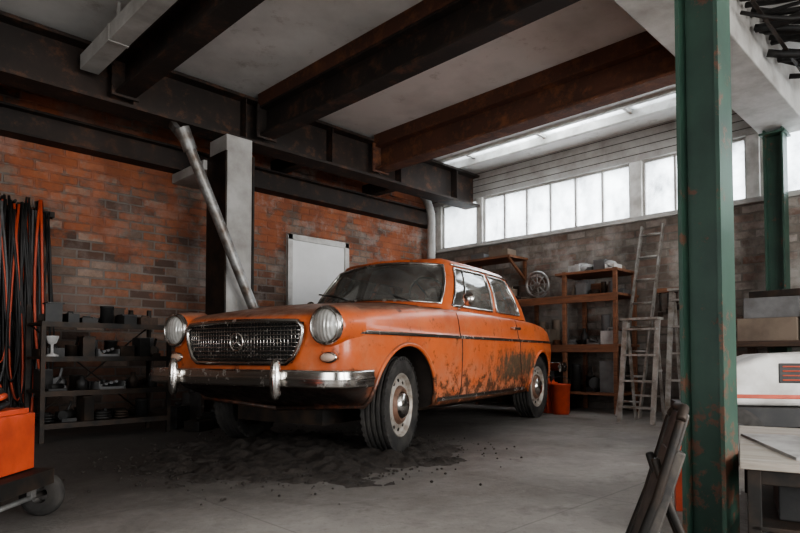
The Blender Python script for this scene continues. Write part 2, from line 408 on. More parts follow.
crossbeam('cross_steel_beam',1.92,M['beamdark'])
crossbeam('cross_steel_beam',3.32,M['beamdark'])
crossbeam('cross_steel_beam',4.92,M['beamred'],h=.30,w=.2)
b=MB()
for x in (1.92,3.32,4.92,.5):
    b.box((x-.09,1.66,ZC-.13),(x+.09,5.27,ZC-.001))
b.done('ceiling_joists',[M['beamred']])
b=MB(); b.prism(isec(.18,.25,.02,.014),(X0,YW-.1,2.74),(XW,YW-.1,2.74)); b.done('wall_channel_beam',[M['beamdark']])
b=MB()
for x in (-.6,1.0,4.1,5.6): b.beam((x,5.53,2.95),(x,YW-.01,2.95),.12,.16)
b.done('stub_steel_beams',[M['beamdark']])
b=MB(); b.box((X0,1.25,2.85),(XW,1.65,ZC)); b.done('concrete_beam',[M['conc']],bevel=.01)
b=MB(); b.box((2.86,5.22,0),(3.14,5.56,2.785),0); b.box((2.80,5.57,2.50),(3.20,6.29,2.60),0); b.box((2.84,5.20,0),(2.86,5.58,2.62),1); b.box((3.14,5.20,0),(3.16,5.58,2.62),1)
b.done('concrete_pillar',[M['conc'],M['dark']],bevel=.006)
b=MB(); b.cyl((2.36,5.02,2.55),(3.56,5.02,.0),.048,0,24); b.cyl((2.32,5.02,2.64),(2.40,5.02,2.46),.062,0,24); b.cbox((3.56,5.02,.012),(.2,.2,.024),0)
b.beam((2.36,5.02,2.52),(2.36,5.30,2.755),.06,.06,0)
b.done('diagonal_pipe_brace',[M['steel']],sharp=40)
b=MB(); b.prism(isec(.14,.14,.013,.009),(2.255,.725,0.0),(2.255,.725,ZC-.002)); b.cbox((2.255,.725,.008),(.22,.22,.016)); b.cbox((2.255,.725,ZC-.010),(.2,.2,.016))
b.done('green_steel_post',[M['green']])
b=MB(); b.prism(isec(.17,.17,.016,.012),(6.70,1.51,0.0),(6.70,1.51,2.845)); b.cbox((6.70,1.51,.008),(.26,.26,.016)); b.cbox((6.70,1.51,2.80),(.24,.22,.02))
b.done('green_steel_post',[M['green']])
b=MB(); b.box((1.56,2.4,2.98),(1.70,5.25,3.10),0)
for y in (2.6,3.6,4.6): b.box((1.555,y,2.975),(1.705,y+.03,3.105),0); b.beam((1.63,y+.02,3.11),(1.63,y+.02,3.297),.02,.02)
b.done('overhead_duct',[M['conc']])
b=MB(); pts=[(5.2,6.03,3.10),(6.2,6.03,3.10)]
for i in range(9):
    a=math.pi/2*i/8; pts.append((6.3+.4*math.sin(a),6.03,2.70+.40*math.cos(a)))
pts+= [(6.7,6.03,1.5),(6.7,6.03,.02)]
b.tube(pts,.06,0,14); b.beam((6.7,6.03,2.0),(6.7,6.295,2.0),.03,.03); b.beam((5.5,6.03,3.1),(5.5,6.03,3.297),.03,.03)
b.done('curved_drain_pipe',[M['conc']])
# hose bundle slung under the ceiling on the right
b=MB()
for i in range(22):
    x=4.5+.07*i; z=3.20-.04*(i%4); pts=[]
    for j in range(26):
        t=j/25; pts.append((x+.14*math.sin(6*t+i*1.7),1.22-2.4*t,z-.10*math.sin(math.pi*((t*3)%1))-(i%2)*.05+.04*math.sin(11*t+i)))
    b.tube(pts,.014+.008*(i%3),0,8)
for y in (1.1,.3,-.5): b.box((4.4,y-.012,2.98),(6.25,y+.012,2.99),1); b.box((4.4,y-.012,2.99),(4.41,y+.012,3.3),1); b.box((6.24,y-.012,2.99),(6.25,y+.012,3.3),1)
b.done('ceiling_hose_bundle',[M['black'],M['dark']])

# ------------------------------------------------------------------ CAR
car=empty('vintage_car',(2.567,3.499,0),math.radians(13.3))
def spl(xs,ys):
    xs=np.array(xs,float); ys=np.array(ys,float); h=np.diff(xs); d=np.diff(ys)/h; m=np.zeros(len(xs))
    for i in range(1,len(xs)-1):
        if d[i-1]*d[i]>0:
            w1=2*h[i]+h[i-1]; w2=h[i]+2*h[i-1]; m[i]=(w1+w2)/(w1/d[i-1]+w2/d[i])
    m[0]=d[0]; m[-1]=d[-1]
    def f(x):
        x=min(max(x,xs[0]),xs[-1]); i=min(int(np.searchsorted(xs,x,side='right'))-1,len(h)-1); t=(x-xs[i])/h[i]
        return float((2*t**3-3*t**2+1)*ys[i]+(t**3-2*t**2+t)*h[i]*m[i]+(-2*t**3+3*t**2)*ys[i+1]+(t**3-t**2)*h[i]*m[i+1])
    return f
FX=.075  # front axle offset
bx=[-.64,-.62,-.57,-.45,-.25,0,.4,.8,1.3,2.0,2.6,3.0,3.3,3.46,3.52]
fw=spl(bx,[.715,.745,.765,.78,.79,.797,.80,.805,.81,.805,.795,.775,.735,.69,.64])
fs=spl(bx,[.855,.885,.91,.928,.945,.96,.985,1.0,1.0,.995,.985,.965,.935,.90,.86])
fc=spl(bx,[.855,.885,.91,.945,.985,1.015,1.05,1.07,1.07,1.06,1.045,1.02,.975,.92,.87])
fb=spl(bx,[.46,.44,.42,.38,.31,.28,.27,.27,.27,.27,.28,.31,.36,.42,.46])
def section(x):
    w,zs,zc,zb=fw(x),fs(x),fc(x),fb(x)
    P=[(0,zb),(.35,zb),(w-.17,zb),(w-.075,zb+.012),(w-.035,zb+.06),(w-.012,zb+.15),(w,.65),(w-.001,.74),(w-.004,.785),(w-.020,.812),
       (w-.036,(.812+zs)/2+.012),(w-.058,zs-.018),(w-.095,zs),(w-.145,zs-.006),(w-.20,zs-.016),(w-.26,zs+(zc-zs)*.30),(.26,zs+(zc-zs)*.85),(0,zc)]
    out=[]
    n=len(P)
    for i in range(n-1):
        p0=P[max(i-1,0)];p1=P[i];p2=P[i+1];p3=P[min(i+2,n-1)]
        if i==0: p0=(-P[1][0],P[1][1])
        if i==n-2: p3=(-P[n-2][0],P[n-2][1])
        for k in range(3):
            t=k/3
            out.append(tuple(.5*((2*p1[j])+(-p0[j]+p2[j])*t+(2*p0[j]-5*p1[j]+4*p2[j]-p3[j])*t*t+(-p0[j]+3*p1[j]-3*p2[j]+p3[j])*t**3) for j in (0,1)))
    out.append(P[-1]); return out
def xcurve(x,y):
    k=min(max(-x/.6,0),1)
    kb=min(max((x-2.9)/.6,0),1)
    return x+.085*(abs(y)/.78)**2.4*k-.10*(abs(y)/.78)**2.4*kb
def bodyY(x,z):
    s=section(x); best=0
    for (y0,z0),(y1,z1) in zip(s[:-1],s[1:]):
        if (z0-z)*(z1-z)<=0 and abs(z1-z0)>1e-9 and y0>.3:
            best=max(best,y0+(y1-y0)*(z-z0)/(z1-z0))
    return best
def topZ(x,y):
    s=section(x); best=0
    for (y0,z0),(y1,z1) in zip(s[:-1],s[1:]):
        if (y0-y)*(y1-y)<=0 and abs(y1-y0)>1e-9: best=max(best,z0+(z1-z0)*(y-y0)/(y1-y0))
    return best
xs=sorted(set([-.64,-.635,-.63,-.62,-.61,-.59,-.57,-.53,-.49,-.45]+[round(v,3) for v in np.arange(-.4,3.3,.07)]+[3.3,3.36,3.4,3.44,3.47,3.49,3.505,3.52]))
rows=[]
def ring(sec,x,sc=1,c=(0,.66)):
    half=[(y*sc,c[1]+(z-c[1])*sc) for y,z in sec]
    full=half+[(-y,z) for y,z in half[-2:0:-1]]
    return [(xcurve(x,y),y,z) for y,z in full]
for sc in (.02,.3,.6,.85,.95): rows.append(ring(section(xs[0]),xs[0]-.006*(1-sc),sc))
for x in xs: rows.append(ring(section(x),x))
for sc in (.95,.8,.5,.02): rows.append(ring(section(xs[-1]),xs[-1],sc))
b=MB(); b.grid(rows,0,True,True)
b.add([Vector(p) for p in rows[0]],[list(range(len(rows[0])))],0); b.add([Vector(p) for p in rows[-1]],[list(range(len(rows[-1])))],0)
body=b.done('body_tmp',[M['paint'],M['interior']])
cb=MB()
for cx,cz,R in ((FX,.335,.385),(2.80,.325,.365)):
    for s in (-1,1): cb.cyl((cx,s*.40,cz),(cx,s*1.0,cz),R,1,64)
cut=cb.done('cut_tmp',[M['paint'],M['interior']])
bo=body.modifiers.new('b','BOOLEAN'); bo.operation='DIFFERENCE'; bo.object=cut; bo.solver='EXACT'
bpy.context.view_layer.update()
dg=bpy.context.evaluated_depsgraph_get()
me=D.meshes.new_from_object(body.evaluated_get(dg)); me.name='body_shell'
D.objects.remove(body); D.objects.remove(cut)
for p in me.polygons:
    c=p.center
    if p.material_index==0 and c.z>.98 and .98<c.x<2.45 and abs(c.y)<.60: p.material_index=1
me.set_sharp_from_angle(angle=math.radians(38))
ob=D.objects.new('body_shell',me); SC.collection.objects.link(ob); ob.parent=car

# greenhouse
def half_ring(v):
    base=[];top=[]
    for i in range(9):
        s=i/8*.96; base.append((.70+.13*s*s,.66*s,1.055-.045*s*s)); top.append((1.03+.09*s*s,.525*s,1.463-.038*s*s))
    base+=[(.850,.668,1.005),(.885,.692,1.0)]; top+=[(1.15,.538,1.418),(1.19,.552,1.412)]
    xb=[.93,1.1,1.3,1.5,1.7,1.80,1.86,2.0,2.15,2.30,2.40,2.5]
    for x in xb:
        t=(x-.885)/(2.56-.885); base.append((x,.694,1.0)); top.append((1.19+(2.33-1.19)*t,.552+.012*math.sin(math.pi*t),1.412+.006*math.sin(math.pi*t)))
    base+=[(2.56,.69,.995),(2.64,.668,.995),(2.69,.63,1.0)]; top+=[(2.33,.55,1.408),(2.40,.53,1.408),(2.435,.50,1.412)]
    for i in range(7):
        s=1-(i+1)/7; base.append((2.69+.09*(1-s*s),.60*s,1.0+.035*(1-s*s))); top.append((2.445+.07*(1-s*s),.48*s,1.412+.035*(1-s*s)))
    out=[]
    for p,q in zip(base,top):
        bl=.030*math.sin(math.pi*v)
        out.append((p[0]+(q[0]-p[0])*v, p[1]+(q[1]-p[1])*v+ (bl if p[1]>.6 else bl*p[1]/.6), p[2]+(q[2]-p[2])*v))
    return out
def full(h): return h+[(x,-y,z) for x,y,z in h[-2:0:-1]]
vs=[0,.09,.3,.5,.7,.90,1.0]
rows=[full(half_ring(v)) for v in vs]
cx,cz0=1.75,1.51
top=half_ring(1.0)
for sc,dz in ((.985,.018),(.95,.032),(.85,.046),(.65,.062),(.4,.072),(.02,.076)):
    rr=[(cx+(x-cx)*sc,y*sc,min(z,1.43)*1.0+dz+ (0)) for x,y,z in top]
    mz=np.mean([z for _,_,z in rr]); k=1-sc
    rr=[(x,y,z*(1-k)+mz*k) for x,y,z in rr]
    rows.append(full(rr))
nh=len(half_ring(0)); N=2*nh-2
def gm(i,j):
    jj=j if j<nh-1 else N-1-j   # segment index on half ring
    if 1<=i<=4:
        if jj<=7: return 1
        if 11<=jj<=14 or 10==jj: return 1
        if jj==15: return 0
        if 16<=jj<=20: return 1
        if jj>=26: return 1
    return 0
b=MB(); b.grid(rows,0,True,True,matf=gm); b.done('greenhouse',[M['paint'],M['glass']],car,sharp=50)
def hp(v,j,side):
    p=half_ring(v)[j]; return Vector((p[0],p[1]*side,p[2]))
def outline(b,jl,side,v0=.09,v1=.90,r=.011):
    off=Vector((0,.004*side,0)); P=[hp(v0,j,side)+off for j in jl]+[hp(v,jl[-1],side)+off for v in (.3,.5,.7)]+[hp(v1,j,side)+off for j in jl[::-1]]+[hp(v,jl[0],side)+off for v in (.7,.5,.3)]
    b.tube(P,r,0,8,True)
b=MB()
for s in (-1,1):
    outline(b,list(range(10,16)),s); outline(b,list(range(16,22)),s)
    b.tube([hp(v,12,s) for v in (.09,.3,.5,.7,.9)],.009)
    b.tube([hp(.97,j,s)+Vector((0,.012*s,0)) for j in range(9,25)],.010)
wp=[hp(.09,j,1) for j in range(8,-1,-1)]+[hp(.09,j,-1) for j in range(1,9)]+[hp(v,8,-1) for v in(.3,.5,.7)]+[hp(.9,j,-1) for j in range(8,-1,-1)]+[hp(.9,j,1) for j in range(1,9)]+[hp(v,8,1) for v in(.7,.5,.3)]
b.tube([p+Vector((-.008,0,.003)) for p in wp],.012,0,8,True)
jr=list(range(26,nh))
wp=[hp(.09,j,1) for j in jr]+[hp(.09,j,-1) for j in jr[-2::-1]]+[hp(.9,j,-1) for j in jr]+[hp(.9,j,1) for j in jr[-2::-1]]
b.tube(wp,.012,0,8,True)
b.done('window_trim',[M['chrome']],car)
# side trims, seams, arch lips
b=MB()
for s in (-1,1):
    pts=[(xcurve(x,.78),s*(bodyY(x,.785)+.004),.785) for x in np.arange(-.52,3.42,.09)]
    b.sweep(pts,[(-.007,-.011),(.007,-.011),(.009,0),(.007,.011),(-.007,.011)],0,up=(0,0,1))
    pts=[(x,s*(bodyY(x,.33)+.004),.33) for x in np.arange(.50,2.40,.1)]
    b.sweep(pts,[(-.006,-.014),(.006,-.014),(.008,0),(.006,.014),(-.006,.014)],0,up=(0,0,1))
    b.beam((1.93,s*.815,.895),(2.08,s*.815,.895),.016,.022,0); b.cyl((1.95,s*.76,.895),(1.95,s*.815,.895),.012); b.cyl((2.06,s*.76,.895),(2.06,s*.815,.895),.014)
    b.cyl((.98,s*.70,1.0),(.98,s*.78,1.06),.008); b.lathe([(0.0,-.03),(.03,-.028),(.05,-.01),(.053,0),(.048,.004),(0.0,.005)],(.98,s*.80,1.09),(1,0,0),0,20)
b.done('body_trim',[M['chrome']],car,sharp=50)
b=MB()
for s in (-1,1):
    for xx,z0 in ((.86,.31),(2.12,.31)):
        b.tube([(xx+ (0 if xx<1 else .10*max(0,(.62-z)/.3)),s*(bodyY(xx,z)+.0005),z) for z in np.linspace(z0,.975,14)],.0045,0,6)
    b.tube([(x,s*(bodyY(x,.345)+.001),.36) for x in np.linspace(.86,2.2,14)],.004,0,6)
    b.tube([(x,s*(fw(x)-.19),topZ(x,fw(x)-.19)+.000) for x in np.linspace(-.50,.66,20)],.0045,0,6)
b.tube([(.66+.04*(1-(y/.6)**2)*-1,y,topZ(.65,abs(y))+.001) for y in np.linspace(-.6,.6,17)],.0045,0,6)
b.done('panel_gaps',[M['grille']],car)
b=MB()
for s in (-1,1):
    for cx_,cz_,R in ((FX,.335,.385),(2.80,.325,.365)):
        pts=[]
        for i in range(31):
            a=math.radians(-6+192*i/30); x=cx_+R*math.cos(a); z=cz_+R*math.sin(a)
            pts.append((x,s*(bodyY(x,max(z,.32))+.002),z))
        b.tube(pts,.014,0,8)
    b.lathe([(.135,.20),(.130,.10),(.122,.03),(.112,-.012),(.10,-.016)],(-.60,s*.655,.818),(1,0,0),0,36)
b.done('wheel_arch_lips',[M['paint']],car)
# headlamps
b=MB()
for s in (-1,1):
    c=(-.605,s*.655,.818)
    b.lathe([(.113,.02),(.116,0),(.113,-.018),(.104,-.028),(.094,-.024),(.090,-.012)],c,(1,0,0),0,40)
    b.lathe([(.092,-.014),(.085,-.026),(.065,-.040),(.035,-.048),(0.001,-.050)],c,(1,0,0),1,40)
    b.ell((-.60,s*.66,.635),(.022,.055,.026),2); b.ell((-.595,s*.66,.635),(.018,.064,.034),0)
b.done('headlamps',[M['chrome'],M['lens'],M['amber']],car)
# grille
def gx(y): return xcurve(-.64,y)-.012
b=MB()
GW,GT,GB=.50,.845,.60
def half_w(z):
    t=(z-GB)/(GT-GB); return .415+.085*math.sin(min(max(t,0),1)*math.pi*.62)
pts=[]
zs_=np.linspace(GB,GT,9)
corner=.03
for y in np.linspace(-half_w(GB)+corner,half_w(GB)-corner,15): pts.append((gx(y)-.012,y,GB))
for z in zs_[1:-1]: pts.append((gx(half_w(z))-.012,half_w(z),z))
for y in np.linspace(half_w(GT)-corner,-half_w(GT)+corner,15): pts.append((gx(y)-.012,y,GT+.012*(1-(y/.5)**2)))
for z in zs_[-2:0:-1]: pts.append((gx(half_w(z))-.012,-half_w(z),z))
b.tube(pts,.015,0,10,True)
for k in range(1,10):
    z=GB+(GT-GB)*k/10; w=half_w(z)
    b.tube([(gx(y)-.006,y,z) for y in np.linspace(-w,w,21)],.0035,0,6)
for y in np.arange(-.468,.469,.026):
    zt=GT; zb_=GB
    if abs(y)>half_w(GB): zb_=GB+.06
    b.tube([(gx(y)-.001,y,zb_),(gx(y)-.001,y,zt)],.0022,0,5)
rowsb=[[(gx(y*half_w(z))+.006,y*half_w(z),z) for y in np.linspace(-1,1,21)] for z in zs_]
b.grid(rowsb,1,True)
c=Vector((gx(0)-.022,0,.73)); ringp=[c+Vector((0,.055*math.cos(a),.055*math.sin(a))) for a in np.linspace(0,2*math.pi,25)[:-1]]
b.tube(ringp,.006,0,6,True)
for k in range(3):
    a=math.radians(90+120*k); b.tube([c,c+Vector((0,.053*math.cos(a),.053*math.sin(a)))],.006,0,6)
b.done('grille',[M['chrome'],M['grille']],car,recalc=True)
# bumpers
def rrect(w,h,r=.012,n=3):
    P=[]
    for cx_,cy_,a0 in ((w/2-r,h/2-r,0),(-w/2+r,h/2-r,90),(-w/2+r,-h/2+r,180),(w/2-r,-h/2+r,270)):
        for i in range(n+1):
            a=math.radians(a0+90*i/n); P.append((cx_+r*math.cos(a),cy_+r*math.sin(a)))
    return P
def bump(xf,xe,sgn,nm,z=.515,ov=(-.44,.44)):
    b=MB(); pts=[]
    half=[(xe,.845),(xe+sgn*.13,.85),(xf-sgn*.10,.825),(xf-sgn*.055,.77),(xf-sgn*.03,.66),(xf-sgn*.012,.5),(xf-sgn*.004,.3),(xf,.1)]
    pl=[(x,y,z) for x,y in half]+[(xf,-.1,z)]+[(x,-y,z) for x,y in half[-2::-1]]
    for _ in range(2):
        q=[pl[0]]
        for a,c in zip(pl[:-1],pl[1:]):
            q.append(tuple(.75*np.array(a)+.25*np.array(c))); q.append(tuple(.25*np.array(a)+.75*np.array(c)))
        q.append(pl[-1]); pl=q
    b.sweep(pl,rrect(.028,.100,.013),0,up=(0,0,1))
    b.sweep([(x-sgn*0+ -0.0,y,zz+.0) for x,y,zz in pl],[(-.020,-.01),(.020,-.01),(.022,0),(.020,.01),(-.020,.01)],0,up=(0,0,1))
    for y in ov:
        xo=xf+sgn*.028
        b.lathe([(.001,-.115),(.018,-.110),(.030,-.085),(.034,-.02),(.034,.03),(.028,.085),(.016,.115),(.001,.122)],(xo,y,z-.005),(0,0,1),0,16)
    for y in (-.38,.38): b.beam((xf-sgn*.0,y,z),(xf-sgn*.22,y,z),.04,.05,1)
    return b.done(nm,[M['chrome'],M['dark']],car,sharp=45)
bump(-.765,-.42,-1,'front_bumper')
bump(3.62,3.22,1,'rear_bumper')
b=MB()
for s in (-1,1): b.ell((3.47,s*.60,.74),(.04,.07,.055),0)
b.done('tail_lamps',[M['redlens']],car)
b=MB()
for y in (-.42,.10):
    a=Vector((.70,y,1.075)); e=Vector((.86,y+.36,1.175)); b.tube([a,e],.006,0,6); b.tube([e+Vector((-.045,-.22,-.05)),e+Vector((.02,.16,.015))],.007,0,6)
b.done('wipers',[M['black']],car)
b=MB()
b.box((.95,-.60,1.0),(1.02,.60,1.095),0)
st=Vector((1.22,-.32,1.14)); axis=Vector((1,0,.55)).normalized(); d,sd,u=frame((0,0,0),axis)
b.tube([st+(sd*math.cos(a)+u*math.sin(a))*.19 for a in np.linspace(0,2*math.pi,33)[:-1]],.011,0,8,True)
for a in (0,2.1,4.2): b.tube([st,st+(sd*math.cos(a)+u*math.sin(a))*.19],.008)
b.tube([st,st-axis*.25],.02)
b.done('dashboard_and_steering_wheel',[M['black']],car)
b=MB()
for y in (-.33,.33): b.box((1.62,y-.25,.95),(1.76,y+.25,1.25),0)
b.box((2.25,-.56,.95),(2.38,.56,1.20),0); 
b.done('seats',[M['seat']],car,bevel=.05,bseg=4)
b=MB(); b.box((-.30,-.38,.20),(3.2,.38,.30),0); b.cyl((FX,-.62,.32),(FX,.62,.32),.035); b.cyl((2.8,-.62,.32),(2.8,.62,.32),.04); b.ell((2.8,0,.32),(.14,.12,.12))
b.tube([(.4,.25,.2),(2.6,.25,.22),(3.55,.3,.28)],.025)
b.done('chassis',[M['dark']],car)
def wheel(nm,x,y,s,steer=0):
    b=MB(); R=.32; w=.085; c=Vector((0,0,0)); ax=(0,s,0)
    pr=[(.205,-w*.75),(.24,-w*1.0),(.285,-w*1.02),(.308,-w*.92)]
    for g_ in np.linspace(-w*.82,w*.82,5):
        pr+=[(.317,g_-.012),(.320,g_-.008),(.320,g_+.008),(.317,g_+.012),(.308,g_+.0145)]
    pr+=[(.308,w*.94),(.285,w*1.04),(.262,w*1.06),(.24,w*1.0),(.212,w*.86),(.203,w*.70)]
    b.lathe(pr,c,ax,0,72)
    d,sd,u=frame((0,0,0),ax)
    for i in range(44):
        a=2*math.pi*i/44; dr=sd*math.cos(a)+u*math.sin(a)
        for q in (-1,1): b.beam(c+dr*.296+Vector(ax)*q*w*.90,c+dr*.321+Vector(ax)*q*w*.86,.022,.020,0)
    b.lathe([(.205,w*.68),(.213,w*.80),(.208,w*.90),(.200,w*.84),(.192,w*.62),(.175,w*.50),(.150,w*.62),(.128,w*.70)],c,ax,1,48)
    b.lathe([(.128,w*.70),(.118,w*.90),(.105,w*.98),(.09,w*.90)],c,ax,2,48)
    b.lathe([(.092,w*.88),(.088,w*1.02),(.070,w*1.22),(.04,w*1.34),(.001,w*1.38)],c,ax,3,40)
    b.lathe([(.20,-w*.7),(.10,-w*.3),(.001,-w*.3)],c,ax,4,32)
    for i in range(12):
        a=2*math.pi*i/12; dr=sd*math.cos(a)+u*math.sin(a); p=c+dr*.160+Vector(ax)*(w*.585)
        b.ell(p,(.014,.006,.014),4,nu=10,nv=6)
    return b.done(nm,[M['tyre'],M['wheelpaint'],M['hubring'],M['chrome'],M['dark']],car,sharp=35,loc=(x,y,R),rz=steer)
ST=math.radians(11)
wheel('wheel_front_near',FX,-.66,-1,ST); wheel('wheel_front_far',FX,.66,1,ST); wheel('wheel_rear_near',2.8,-.66,-1); wheel('wheel_rear_far',2.8,.66,1)

# ------------------------------------------------------------------ dirt heap
from mathutils import noise as mn
b=MB(); rows=[]; n=170
cxd,cyd=2.42,3.32
for i in range(n):
    row=[]
    for j in range(n):
        x=.9+3.2*i/(n-1); y=2.0+3.3*j/(n-1)
        e=1-(((x-cxd)/1.08)**2+((y-cyd)/1.02)**2)
        nz=mn.fractal(Vector((x*2.2,y*2.2,1.3)),1,2,5)
        nf=mn.fractal(Vector((x*14,y*14,4.3)),1,2,4)
        nq=mn.fractal(Vector((x*6,y*6,8.3)),1,2,4)
        k=min(max(e+nz*.35+nq*.35,-.3),1)
        h=.045*max(k,0)**1.2+.022*nf*min(max(k*2+.15,0),1)+.022*max(0,nq)*max(k,0)
        if k<=0: h=min(h,0)-.002
        row.append((x,y,h-.003))
    rows.append(row)
b.grid(rows,0,True)
random.seed(11)
for i in range(1500):
    a=rnd(0,6.28); r=abs(random.gauss(.80,.24)); x=cxd+r*1.05*math.cos(a); y=cyd+r*math.sin(a); s_=rnd(.002,.010)
    b.ell((x,y,s_*.5+.004),(s_,s_*rnd(.6,1),s_*.7),0,nu=6,nv=4)
me_=b.done('soil_heap',[M['dirt']])
bm=bmesh.new(); bm.from_mesh(me_.data)
bmesh.ops.delete(bm,geom=[f for f in bm.faces if all(v.co.z<-.003 for v in f.verts)],context='FACES')
bm.to_mesh(me_.data); bm.free()

# ------------------------------------------------------------------ LEFT: shelf, cables, machine
random.seed(5)
def clutter(b,x0,x1,y0,y1,z,mats,hmin=.05,hmax=.2,step=.14):
    x=x0
    while x<x1-.06:
        w=rnd(step*.6,step*1.4); w=min(w,x1-x); h=rnd(hmin,hmax); k=random.choice(['box','can','can','case','jar','tray','coil','tool']); m=random.choice(mats); yc=rnd(y0+.1,y1-.1)
        cx_=x+w/2
        if k=='box':
            dd=rnd(.1,.2); b.cbox((cx_,yc,z+h/2),(w*.85,dd,h),m,rnd(-.2,.2)); b.cbox((cx_,yc,z+h+.004),(w*.88,dd+.01,.012),m)
        elif k=='can':
            r=min(w*.4,.05); b.lathe([(.001,0),(r,0),(r,h*.9),(r*1.06,h*.92),(r*1.06,h),(r*.9,h),(.001,h-.01)],(cx_,yc,z),(0,0,1),m,16)
        elif k=='case':
            b.cbox((cx_,yc,z+h*.35),(w*.9,.18,h*.7),m); b.tube([(cx_-w*.2,yc,z+h*.7),(cx_-w*.18,yc,z+h*.85),(cx_+w*.18,yc,z+h*.85),(cx_+w*.2,yc,z+h*.7)],.008,m,6)
        elif k=='jar':
            r=min(w*.35,.04); b.lathe([(.001,0),(r,0),(r,h*.6),(r*.5,h*.75),(r*.5,h*.95),(.001,h*.95)],(cx_,yc,z),(0,0,1),m,14)
        elif k=='coil':
            r=min(w*.42,.07)
            for q in range(3): b.tube([(cx_+(r-.004*q)*math.cos(a),yc+(r-.004*q)*math.sin(a),z+.012+.02*q) for a in np.linspace(0,2*math.pi,15)[:-1]],.010,m,6,True)
        elif k=='tool':
            b.cyl((cx_-w*.3,yc-.05,z+h*.3),(cx_+w*.3,yc+.05,z+h*.3),h*.22,m,14); b.cbox((cx_,yc,z+h*.08),(w*.7,.12,h*.16),m); b.cyl((cx_,yc,z+h*.4),(cx_+w*.2,yc,z+h*.9),.010,m,8)
        else:
            b.cbox((cx_,yc,z+.01),(w,.2,.02),m); b.cbox((cx_-w/2,yc,z+.03),(.01,.2,.06),m); b.cbox((cx_+w/2,yc,z+.03),(.01,.2,.06),m)
            for q in range(4): b.cyl((cx_-w*.4+q*w*.2,yc-.08,z+.03+.01*q),(cx_-w*.3+q*w*.2,yc+.08,z+.04),.012,m,8)
        x+=w+.01
sh=empty('metal_shelving',(1.27,5.0,0))
b=MB(); SW,SD=.95,.42
for x in (0,SW):
    for y in (0,SD): b.box((x-.015,y-.015,0),(x+.015,y+.015,.90 if y==0 else 1.05))
for z in (.12,.36,.62,.88):
    b.box((-.01,-.01,z),(SW+.01,SD+.01,z+.018)); b.box((-.015,-.018,z-.02),(SW+.015,-.01,z+.02))
b.tube([(0,SD+.01,.1),(SW,SD+.01,.9)],.006); b.tube([(SW,SD+.01,.1),(0,SD+.01,.9)],.006)
b.done('frame',[M['dark']],sh)
cm=[M['black'],M['grey'],M['dark'],M['card'],M['steel'],M['darkwood']]
b=MB()
for yy in ((.02,.22),(.20,.41)):
    clutter(b,.03,SW-.03,yy[0],yy[1],.898,[0,1,2,0,5,2],.06,.17,.12)
    clutter(b,.03,SW-.03,yy[0],yy[1],.638,[0,1,2,0,2],.07,.2,.12)
    clutter(b,.03,SW-.03,yy[0],yy[1],.378,[0,1,2,0,2],.07,.19,.14)
    clutter(b,.03,SW-.03,yy[0],yy[1],.138,[0,2,0],.07,.19,.14)
b.done('clutter',cm,sh)
b=MB(); b.lathe([(.001,0),(.045,.0),(.045,.012),(.010,.025),(.010,.09),(.03,.10),(.044,.14),(.045,.155),(.001,.155)],(.06,.0,.638),(0,0,1),0,20)
b.done('lamp_on_shelf',[M['cloth']],sh)
b=MB()
for i in range(40):
    x=1.0+.015*i+rnd(-.02,.02); y=6.10+rnd(-.07,.07); zt=1.97+rnd(-.06,.08); zb_=rnd(.05,.7)
    pts=[]
    for j in range(17):
        t=j/16; zz=zt-(zt-zb_)*math.sin(math.pi*t)
        pts.append((x+.10*(t-.5)*2*math.sin(math.pi*t+.2)+.02*math.sin(9*t+i),y-.05*math.sin(math.pi*t),zz))
    b.tube(pts,rnd(.007,.014),2 if i%7==0 else (1 if i%9==4 else 0),6)
b.box((1.0,6.2,1.93),(1.65,6.295,1.98),3); 
for x in (1.1,1.3,1.5): b.cyl((x,6.05,2.0),(x,6.295,1.98),.012,3)
b.done('hanging_cable_bundle',[M['black'],M['grey'],M['redorange'],M['dark']])
b=MB()
for (x,y,w,d,h,m) in ((2.45,4.9,.2,.16,.09,1),(2.66,5.05,.14,.2,.13,0),(2.40,5.2,.18,.12,.2,0),(2.6,5.35,.14,.1,.3,2)):
    b.cbox((x,y,h/2),(w,d,h),m,rnd(-.5,.5)); b.cyl((x,y,h),(x,y,h+.03),.03,m,12)
b.done('scrap_parts',[M['black'],M['dark'],M['grey']],bevel=.008)

cp=empty('portable_compressor',(.618,2.547,0),-math.pi/4)
b=MB()
b.box((-.62,-.18,.20),(-.10,.18,.42),0)
b.box((-.62,-.165,.42),(-.115,.165,.44),0)
b.box((-.66,-.20,.135),(-.03,.20,.195),1)
for i in range(7): b.box((-.50+i*.05,-.185,.24),(-.475+i*.05,-.18,.36),2)
b.box((-.17,-.186,.22),(-.11,-.18,.40),2)
b.done('housing',[M['redorange'],M['dark'],M['black']],cp,bevel=.014)
b=MB()
for y in (-.22,.22):
    s=1 if y>0 else -1
    b.lathe([(.035,-.024),(.062,-.026),(.083,-.020),(.088,-.010),(.088,.010),(.083,.020),(.062,.026),(.035,.024)],(-.09,y,.088),(0,1,0),0,32)
    b.lathe([(.001,.024*s),(.03,.028*s),(.05,.016*s),(.052,0)],(-.09,y,.088),(0,1,0),1,24)
b.cyl((-.09,-.24,.088),(-.09,.24,.088),.010,1)
b.beam((-.09,-.15,.088),(-.09,-.15,.15),.02,.03,1); b.beam((-.09,.15,.088),(-.09,.15,.15),.02,.03,1)
b.box((-.60,-.17,0),(-.55,.17,.135),0)
b.done('wheels_and_feet',[M['tyre'],M['steel']],cp)
b=MB()
for k in range(7):
    pts=[(-.25+(.12-.006*k)*math.cos(a)+rnd(-.01,.01),(.12-.006*k)*math.sin(a),.455+.022*k+.015*math.sin(a+k)) for a in np.linspace(0,2*math.pi,25)[:-1]]
    b.tube(pts,.013,1 if k in (1,4,6) else 0,8,True)
